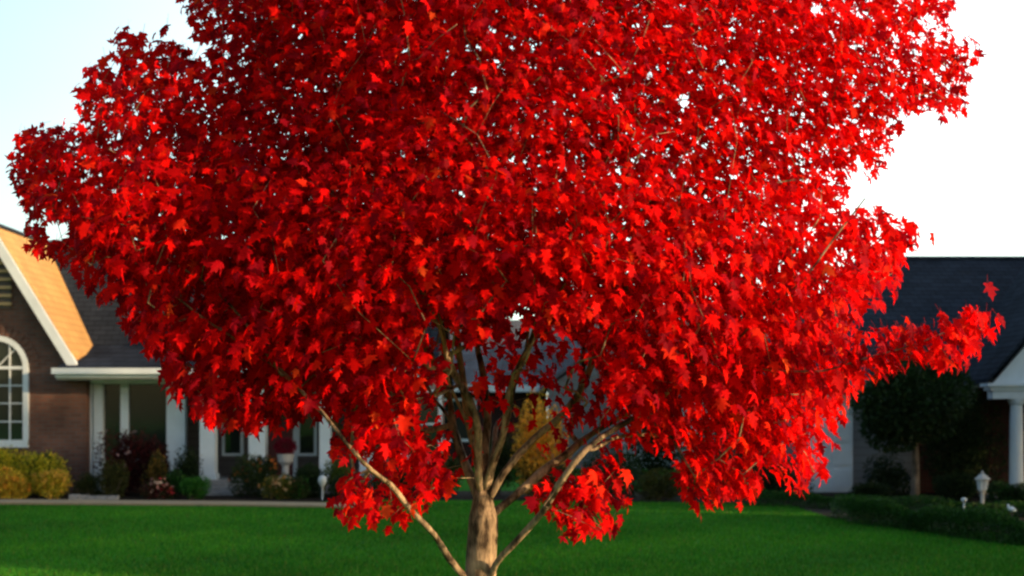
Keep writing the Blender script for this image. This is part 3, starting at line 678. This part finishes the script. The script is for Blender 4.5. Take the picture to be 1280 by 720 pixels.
b = MB(); b.box(ex0, 2*exm-ex0, Yp_-.10, Yp_+.30, ze0+.06, ze1-.002); b.box(ex0-.07, 2*exm-ex0+.07, Yp_-.17, Yp_+.33, ze1-.06, ze1-.001); b.box(ex0+.06, 2*exm-ex0-.06, Yp_-.06, Yp_+.26, ze0-.10, ze0+.058); b.build('entablature', M['white'], Q)
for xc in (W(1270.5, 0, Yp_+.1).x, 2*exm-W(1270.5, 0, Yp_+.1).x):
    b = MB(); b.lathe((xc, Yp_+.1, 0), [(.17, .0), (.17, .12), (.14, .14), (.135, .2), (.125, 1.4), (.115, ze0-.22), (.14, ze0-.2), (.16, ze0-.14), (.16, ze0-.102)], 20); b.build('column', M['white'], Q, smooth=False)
b = MB(); b.box(ex0+.1, 2*exm-ex0-.1, Yp_-.1, 29.9, 0, .10) if False else b.box(ex0+.1, 2*exm-ex0-.1, Yp_-.06, 29.898, 0, .08); b.build('porch_floor', M['stone'], Q)

# ================================================================= SHRUBS, left bed
yel = [(.68, .54, .03), (.52, .48, .03), (.70, .52, .04)]; ygr = [(.07, .12, .012), (.30, .34, .02), (.03, .06, .010)]
org = [(.74, .40, .04), (.70, .50, .05), (.45, .38, .03)]
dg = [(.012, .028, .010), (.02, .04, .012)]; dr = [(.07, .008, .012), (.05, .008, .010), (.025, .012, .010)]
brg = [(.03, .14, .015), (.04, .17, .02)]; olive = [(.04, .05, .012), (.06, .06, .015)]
def at(px, Y): return (px-640)/F*Y
GR = 'shrubs in the bed before the brick house'
def sh(name, label, px, Y, wpx, top, cols, n, ls, **kw):
    """shrub centred at column px, wpx wide, with its top at row top"""
    r = wpx/2/F*Y; h = EYE+(HY-top)/F*Y
    return bush(name, label, 'shrub', (at(px, Y), Y, .01), (r*1.12, min(r*1.0, .9), h*.92), cols, n, ls, kw.pop('group', GR), **kw)
sh('barberry_shrub', 'large green-and-gold mounded shrub below the arched window', 30, 29.0, 122, 560, yel+ygr[:2], 9000, .05)
sh('barberry_shrub', 'golden-tipped mound spilling to the right of the arched window', 62, 28.7, 56, 568, yel+ygr, 4000, .05)
sh('marigold_bush', 'low orange-yellow bush at the left edge of the flower bed', 12, 27.9, 62, 589, org, 4500, .045, flowers=[(.55, .22, .02), (.5, .3, .03)], fl_n=70)
sh('marigold_bush', 'low orange-yellow bush with green base beside the bare bed edge', 62, 27.9, 50, 591, org+[ygr[1]], 3500, .045, flowers=[(.45, .25, .03)], fl_n=50)
sh('burning_bush', 'tall dark maroon bush before the bay window', 152, 29.2, 76, 540, dr, 7000, .055, flowers=[(.35, .22, .24)], fl_n=12, fl_s=.05)
sh('burning_bush', 'smaller dark maroon bush leaning to the right side of the bay window', 190, 29.4, 44, 548, dr, 3500, .055)
sh('boxwood', 'small round olive shrub in front of the maroon bush', 142, 28.2, 38, 573, olive, 3000, .04)
sh('boxwood', 'low dark green shrub at the foot of the corner trim', 112, 28.2, 40, 592, dg+olive, 2500, .04)
sh('rust_shrub', 'rust-tipped shrub under the white trim panel', 194, 28.7, 34, 569, [(.22, .12, .025), (.06, .06, .015), (.03, .04, .012)], 2600, .045)
sh('boxwood', 'dark green shrub between trim panel and first porch column', 229, 29.0, 46, 566, dg, 3500, .045)
sh('flower_shrub', 'small crimson shrub dotted with pink and white blooms', 201, 27.8, 38, 599, [(.10, .012, .015), (.03, .05, .015)], 2000, .04, flowers=[(.55, .25, .22), (.6, .45, .38), (.4, .03, .04)], fl_n=40, fl_s=.05)
sh('boxwood', 'bright green ball shrub next to the porch steps', 243, 27.8, 38, 599, brg, 3500, .035)
sh('flower_shrub', 'tall dark shrub with orange flowers on top before the middle column', 316, 28.6, 66, 568, dg+[(.05, .07, .015)], 5500, .045, flowers=[(.5, .14, .02), (.4, .1, .03)], fl_n=36, fl_s=.05)
sh('flower_shrub', 'yellow-green flowering shrub with pale orange blooms beside the walk', 344, 27.8, 44, 594, [(.06, .11, .015), (.22, .16, .03), (.04, .07, .012)], 3400, .04, flowers=[(.6, .25, .10), (.55, .35, .18)], fl_n=40, fl_s=.05)
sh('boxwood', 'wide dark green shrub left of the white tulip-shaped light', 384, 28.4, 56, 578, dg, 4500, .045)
sh('gold_shrub', 'yellow-green shrub behind the white tulip-shaped light', 424, 28.8, 44, 580, [(.14, .18, .02), (.08, .14, .02), (.03, .05, .01)], 3500, .045)
sh('boxwood', 'low dark shrub under the hanging lowest left maple sprays', 448, 27.9, 60, 597, dg, 4000, .045)
sh('boxwood', 'dark green shrub before the brick wall, left of the trunk', 500, 28.6, 70, 575, dg, 4500, .05)
sh('boxwood', 'dark green shrub before the brick wall, next to the trunk', 556, 28.6, 66, 570, dg+olive, 4500, .05)
# mid background, behind the trunk
sh('boxwood', 'low dark green mound filling the bed between rust-tipped shrub and bright green ball', 218, 28.2, 44, 590, dg+brg[:1], 3000, .04)
sh('boxwood', 'low mossy green mound at the front of the bed below the porch door', 372, 27.8, 42, 600, dg+olive+brg[:1], 3000, .04)
GM = 'dark shrubs across the middle background'
sh('orange_shrub', 'tall golden-orange shrub seen between the right limbs of the maple', 674, 28.6, 78, 500, [(.85, .34, .03), (.75, .38, .04), (.40, .22, .03)], 5200, .07, group=GM, rough=2.5, lobes=9)
sh('dark_shrub', 'dark shrub behind the trunk', 622, 29.4, 60, 552, dg+olive, 4500, .05, group=GM)
sh('dark_shrub', 'low olive-dark shrub below the golden-orange shrub', 690, 28.2, 80, 580, olive+dg, 4500, .05, group=GM)
sh('dark_shrub', 'dark shrub right of the lowest hanging maple spray', 770, 28.6, 90, 560, dg, 5500, .05, group=GM)
sh('dark_shrub', 'olive rounded shrub in the gap under the right of the crown', 826, 27.6, 62, 588, olive, 4500, .045, group=GM)
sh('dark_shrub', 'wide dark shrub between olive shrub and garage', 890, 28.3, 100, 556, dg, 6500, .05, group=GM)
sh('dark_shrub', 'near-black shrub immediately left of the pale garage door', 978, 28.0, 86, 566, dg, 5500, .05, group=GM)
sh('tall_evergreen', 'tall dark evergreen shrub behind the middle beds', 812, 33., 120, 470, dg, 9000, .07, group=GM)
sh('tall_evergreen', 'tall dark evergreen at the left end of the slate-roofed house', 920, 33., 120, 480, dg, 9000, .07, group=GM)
# hedge like object: lumpy low hedge following a curve
def hedge(name, label, pts, w, h, cols, n, ls):
    root = empty(name, (pts[0][0], pts[0][1], 0), label, 'hedge')
    p = np.array(pts, float); seg = np.linalg.norm(np.diff(p, axis=0), axis=1); cum = np.concatenate([[0], np.cumsum(seg)])
    t = rng.uniform(0, cum[-1], n); cx = np.interp(t, cum, p[:, 0]); cy = np.interp(t, cum, p[:, 1])
    a = rng.uniform(0, math.pi, n); wob = 1+.16*np.sin(t*2.3)+.10*np.sin(t*5.1+1); rr = rng.uniform(.6, 1.04, n)
    P = np.stack([cx+rng.normal(0, .03, n), cy-np.cos(a)*w/2*rr*wob, np.maximum(.02, np.sin(a)*h*rr*wob)], 1)
    d = np.stack([rng.normal(0, .3, n), -np.cos(a), np.sin(a)], 1)
    C = np.array(cols)[rng.integers(0, len(cols), n)]*rng.uniform(.7, 1.2, (n, 1))
    leaf_mesh('foliage', DIAM, P, d+unit(n)*.6, unit(n)+np.array([0, 0, .7]), ls*rng.uniform(.7, 1.3, n), C, M['green'], root, fold=.2, fan=False)
    s = MB()
    for tt in np.arange(.3, cum[-1], .6):
        x = float(np.interp(tt, cum, p[:, 0])); y = float(np.interp(tt, cum, p[:, 1])); s.tube([(x, y, -.02), (x+.03, y, h*.45), (x-.02, y-.03, h*.85)], [.015, .012, .006], 5)
    s.tube([(float(np.interp(tt, cum, p[:, 0])), float(np.interp(tt, cum, p[:, 1])), .01) for tt in np.linspace(.2, cum[-1]-.1, 12)], [.012]*12, 5)
    s.build('stem', M['darkbark'], root, smooth=True); return root
hg = [(.018, .075, .012), (.03, .095, .014), (.012, .045, .010)]
hedge('low_hedge', 'long low clipped green hedge curving along the right of the lawn', [(at(1050, 22.2), 22.2), (at(1110, 21), 20.9), (at(1180, 19.6), 19.4), (at(1260, 18.4), 18.1), (8.6, 16.6)], 1.35, .34, hg, 42000, .032)
hedge('low_hedge', 'second low dark hedge behind the long one, reaching the garage', [(at(930, 26.0), 26.3), (at(1010, 25.4), 25.4), (at(1100, 24.2), 24.2), (at(1190, 23.4), 23.4), (10.4, 22.2)], .9, .24, hg, 26000, .032)
GQ = 'shrubs before the slate-roofed house'
sh('topiary_shrub', 'dark dome-shaped shrub left of the round tree trunk', 1088, 26.6, 46, 604, dg, 3800, .04, group=GQ)
sh('topiary_shrub', 'dark wide shrub on the grey wall behind the dome-shaped one', 1108, 29.0, 58, 570, dg, 4500, .045, group=GQ, up=.1)
sh('topiary_shrub', 'dark green shrub right of the round tree trunk', 1190, 27.5, 54, 592, dg, 4500, .045, group=GQ)
sh('topiary_shrub', 'dark green shrub at the foot of the white porch column', 1270, 25.2, 70, 604, dg+hg[:1], 4500, .045, group=GQ)
sh('topiary_shrub', 'low green shrub around the base of the white garden lamp', 1236, 22.8, 66, 628, dg+hg, 3500, .04, group=GQ)
sh('tall_evergreen', 'tall black-green evergreen added to darken the brick between round tree and porch column', 1200, 28.9, 92, 480, dg, 11000, .06, group=GQ, up=.8)  # added dark mass in place of shade on the brick
tree('round_tree', 'dark round-crowned small tree with slender grey trunk before the right house', 'tree', (at(1143, 26.8), 26.8, 0), EYE+(HY-432)/F*26.8, 1.5,
     dg+[(.018, .045, .014)], 26000, .08, .08, crown_c=1.85, bark='darkbark', flat=.7)
# off to the right, out of the frame: broad trees added in a row to shade lawn and houses
for i, (x, y, h) in enumerate([(20.8, 7.6, 7.6), (21.4, 11.6, 8.2), (20.5, 15.0, 9.4), (21.5, 18.6, 10.2), (20.8, 22.2, 9.9), (23.5, 20.4, 9.9), (23.8, 25.4, 9.9), (21.6, 27.6, 10.4), (21, 31.8, 10.0), (21.8, 36.0, 10.2), (21, 40.2, 9.8)]):
    tree('added_shade_tree', ['unseen added shade tree number %s from the near end of the row' % q for q in ('one', 'two', 'three', 'four', 'five', 'six', 'seven', 'eight', 'nine', 'ten', 'eleven')][i], 'tree', (x, y, 0), h*.93, 3.0,
         [(.03, .06, .015), (.04, .08, .02)], 7000, .42, .22, crown_c=h*.52, group='unseen trees added beyond the right edge to shade the scene', flat=1.3)

# ================================================================= SMALL THINGS
# white garden lamp
lx, ly = at(1228, 23.2), 23.2; hh = EYE+(HY-588)/F*ly
L0 = empty('garden_lamp', (lx, ly, 0), 'white post lamp with peaked lantern standing behind the low hedge', 'lamp')
b = MB(); b.lathe((lx, ly, 0), [(.06, -.02), (.06, .05), (.035, .08), (.03, hh-.36), (.055, hh-.34), (.055, hh-.31)], 12); b.build('post', M['cream'], L0)
b = MB(); b.lathe((lx, ly, hh-.31), [(.06, 0), (.085, .16)], 6); lb = b.build('lantern', M['lantern'], L0)
b = MB()
for q in range(6):
    a = q*math.pi/3; b.tube([(lx+.064*math.cos(a), ly+.064*math.sin(a), hh-.31), (lx+.09*math.cos(a), ly+.09*math.sin(a), hh-.15)], [.008, .008], 5)
b.build('lantern_frame', M['white'], lb)
b = MB(); b.lathe((lx, ly, hh-.15), [(.12, 0), (.12, .015), (.08, .05), (.04, .09), (.015, .10), (.022, .12), (.004, .15)], 12); b.build('lamp_cap', M['cream'], L0)
# small white lights / ornaments
def tulip(px, Y, ztop, h, r, label):
    x = at(px, Y); z0 = ztop-h; o = empty('garden_light', (x, Y, 0), label, 'garden light')
    MB().lathe((x, Y, -.02), [(.012, 0), (.012, z0+.03)], 8).build('stake', M['white'], o)
    MB().lathe((x, Y, z0), [(.008, 0), (r*.5, h*.22), (r*.95, h*.5), (r, h*.68), (r*.8, h*.88), (r*.3, h)], 14).build('shade', M['lantern'], o, smooth=True)
tulip(403, 27.5, EYE+(HY-594)/F*27.5, .26, .085, 'white tulip-shaped garden light among shrubs at the end of the bed')
tulip(1205, 21.0, .42, .08, .045, 'tiny white garden light poking over the low hedge')
# white mailbox-like house lantern half hidden at the right edge
x, Y = at(1265, 18.9), 18.9; o = empty('garden_ornament', (x, Y, .0), 'small white bird-shaped ornament on the hedge near the right edge', 'ornament')
b = MB(); z0 = .34; k_ = .48
q = lambda a, c: (x+a*k_, Y, z0+c*k_)
b.tube([q(-.10, .10), q(-.06, .11), q(0, .10), q(.07, .07), q(.12, .04)], [.03*k_, .06*k_, .075*k_, .05*k_, .012*k_], 12)
b.tube([q(-.09, .10), q(-.105, .17), q(-.10, .21), q(-.115, .235)], [.035*k_, .028*k_, .035*k_, .012*k_], 10); b.build('body', M['white'], o, smooth=True)
b = MB(); b.tube([(x, Y, -.02), (x, Y, z0+.06)], [.008, .008], 6); b.build('stake', M['metal'], o)
b = MB(); b.tube([q(-.125, .212), q(-.165, .205)], [.012*k_, .003], 6); b.build('beak', M['terracotta'], o)
# potted mum on the porch and hanging basket
x, Y = at(355, 29.75), 29.75+.2
o = empty('flower_pot', (x, Y, .3), 'white pedestal pot with crimson flowers on the porch edge', 'flower pot')
b = MB(); b.lathe((x, Y, .3), [(.13, 0), (.13, .05), (.07, .10), (.07, .28), (.15, .36), (.18, .52), (.19, .53), (.16, .53)], 16); b.build('pot', M['cream'], o)
n = 900; d = unit(n); P = np.array([x, Y, .98])+d*np.array([.21, .21, .17])*rng.uniform(.6, 1.05, (n, 1))
leaf_mesh('foliage', DIAM, P, d+unit(n)*.5, unit(n)+d, rng.uniform(.03, .06, n), np.array([[.22, .008, .03], [.16, .006, .02]])[rng.integers(0, 2, n)], M['green'], o, fold=.2, fan=False)
x, Y = at(347, 30.2), 30.2
o = empty('hanging_basket', (x, Y, 1.55), 'hanging basket of orange flowers under the porch roof', 'hanging basket')
b = MB(); b.lathe((x, Y, 1.48), [(.04, 0), (.12, .07), (.16, .17), (.15, .18)], 14); b.build('basket', M['mulch'], o)
b = MB()
for q in range(3):
    a = q*2.094; b.tube([(x+.15*math.cos(a), Y+.15*math.sin(a), 1.65), (x, Y, 2.36)], [.005, .005], 4)
b.build('chain', M['metal'], o)
n = 700; d = unit(n); P = np.array([x, Y, 1.68])+d*np.array([.20, .20, .13])*rng.uniform(.5, 1.05, (n, 1))
leaf_mesh('foliage', DIAM, P, d+unit(n)*.5, unit(n)+d, rng.uniform(.03, .06, n), np.array([[.35, .09, .03], [.30, .05, .03], [.03, .06, .015]])[rng.integers(0, 3, n)], M['green'], o, fold=.2, fan=False)
# stone edging of the bed near the bay window
o = empty('stone_edging', (at(100, 27.6), 27.55, 0), 'low grey stone edging in front of the maroon bush', 'edging')
b = MB(); xx = at(88, 27.6)
while xx < at(140, 27.6):
    w_ = random.uniform(.16, .26); b = MB(); b.box(xx, xx+w_-.015, 27.5+random.uniform(-.02, .02), 27.68, -.01, random.uniform(.08, .13)); xx += w_; b.build('stone', M['stone'], o)

# ================================================================= LIGHT, CAMERA
VEIL = (5.2, 6.5, 6.2)
SUN_E, SUN_AZ = 10., -21.      # elevation; degrees behind the +x axis (towards +y)
sv = Vector((math.cos(R(SUN_E))*math.cos(R(SUN_AZ)), math.cos(R(SUN_E))*math.sin(R(SUN_AZ)), math.sin(R(SUN_E))))
sd = bpy.data.lights.new('sun', 'SUN'); sd.energy = 4.2; sd.angle = R(.6); sd.color = (1, .66, .34)
so = bpy.data.objects.new('sun', sd); so.rotation_euler = sv.to_track_quat('Z', 'Y').to_euler(); col.objects.link(so); so.location = sv*50
w = bpy.data.worlds.new('World'); sc.world = w; w.use_nodes = True; nt = w.node_tree
sk = nt.nodes.new('ShaderNodeTexSky'); sk.sky_type = 'NISHITA'; sk.sun_disc = False; sk.sun_elevation = R(SUN_E)
sk.sun_rotation = R(90-SUN_AZ); sk.air_density = 1.0; sk.dust_density = 2.0; sk.ozone_density = 1.0
bg = nt.nodes['Background']; bg.inputs['Strength'].default_value = .15
# bright thin haze veil of the low-sun side of the sky, strongest towards the far right horizon
def nn_(t, **k):
    q = nt.nodes.new(t); [setattr(q, a, b) for a, b in k.items()]; return q
tcw = nn_('ShaderNodeTexCoord'); dt = nn_('ShaderNodeVectorMath', operation='DOT_PRODUCT')
vd = Vector((.62, .76, .05)).normalized(); dt.inputs[1].default_value = vd; nt.links.new(tcw.outputs['Generated'], dt.inputs[0])
mr = nn_('ShaderNodeMapRange', interpolation_type='SMOOTHSTEP'); mr.inputs[1].default_value = .3; mr.inputs[2].default_value = 1.0; mr.inputs[3].default_value = 0; mr.inputs[4].default_value = 1
nt.links.new(dt.outputs['Value'], mr.inputs[0])
nz = nn_('ShaderNodeTexNoise'); nz.inputs['Scale'].default_value = 2.2; nz.inputs['Detail'].default_value = 4; mpw = nn_('ShaderNodeMapping'); mpw.inputs['Scale'].default_value = (1, 1, 3.5)
nt.links.new(tcw.outputs['Generated'], mpw.inputs[0]); nt.links.new(mpw.outputs[0], nz.inputs['Vector'])
mr2 = nn_('ShaderNodeMapRange'); mr2.inputs[3].default_value = .8; mr2.inputs[4].default_value = 1.2; nt.links.new(nz.outputs['Fac'], mr2.inputs[0])
mu = nn_('ShaderNodeMath', operation='MULTIPLY'); nt.links.new(mr.outputs[0], mu.inputs[0]); nt.links.new(mr2.outputs[0], mu.inputs[1])
vv = nn_('ShaderNodeVectorMath', operation='SCALE'); vv.inputs[0].default_value = VEIL; nt.links.new(mu.outputs[0], vv.inputs['Scale'])
ad = nn_('ShaderNodeVectorMath', operation='ADD'); nt.links.new(sk.outputs[0], ad.inputs[0]); nt.links.new(vv.outputs[0], ad.inputs[1])
nt.links.new(ad.outputs[0], bg.inputs['Color'])
cam = bpy.data.cameras.new('camera'); co = bpy.data.objects.new('camera', cam); col.objects.link(co); sc.camera = co
co.location = (0, 0, EYE); co.rotation_euler = (R(90), 0, 0); cam.sensor_width = 36; cam.lens = F/1280*36; cam.shift_y = (HY-360)/1280
cam.clip_end = 6000; cam.dof.use_dof = True; cam.dof.focus_distance = 6.6; cam.dof.aperture_fstop = 3.2
vs = sc.view_settings; vs.view_transform = 'Standard'; vs.look = 'None'; vs.gamma = 1; vs.use_curve_mapping = False; vs.exposure = .8
sc.cycles.pixel_filter_type = 'BLACKMAN_HARRIS'; sc.cycles.filter_width = 2.4; sc.cycles.max_bounces = 12; sc.cycles.transmission_bounces = 10; sc.cycles.diffuse_bounces = 8; sc.cycles.use_denoising = True
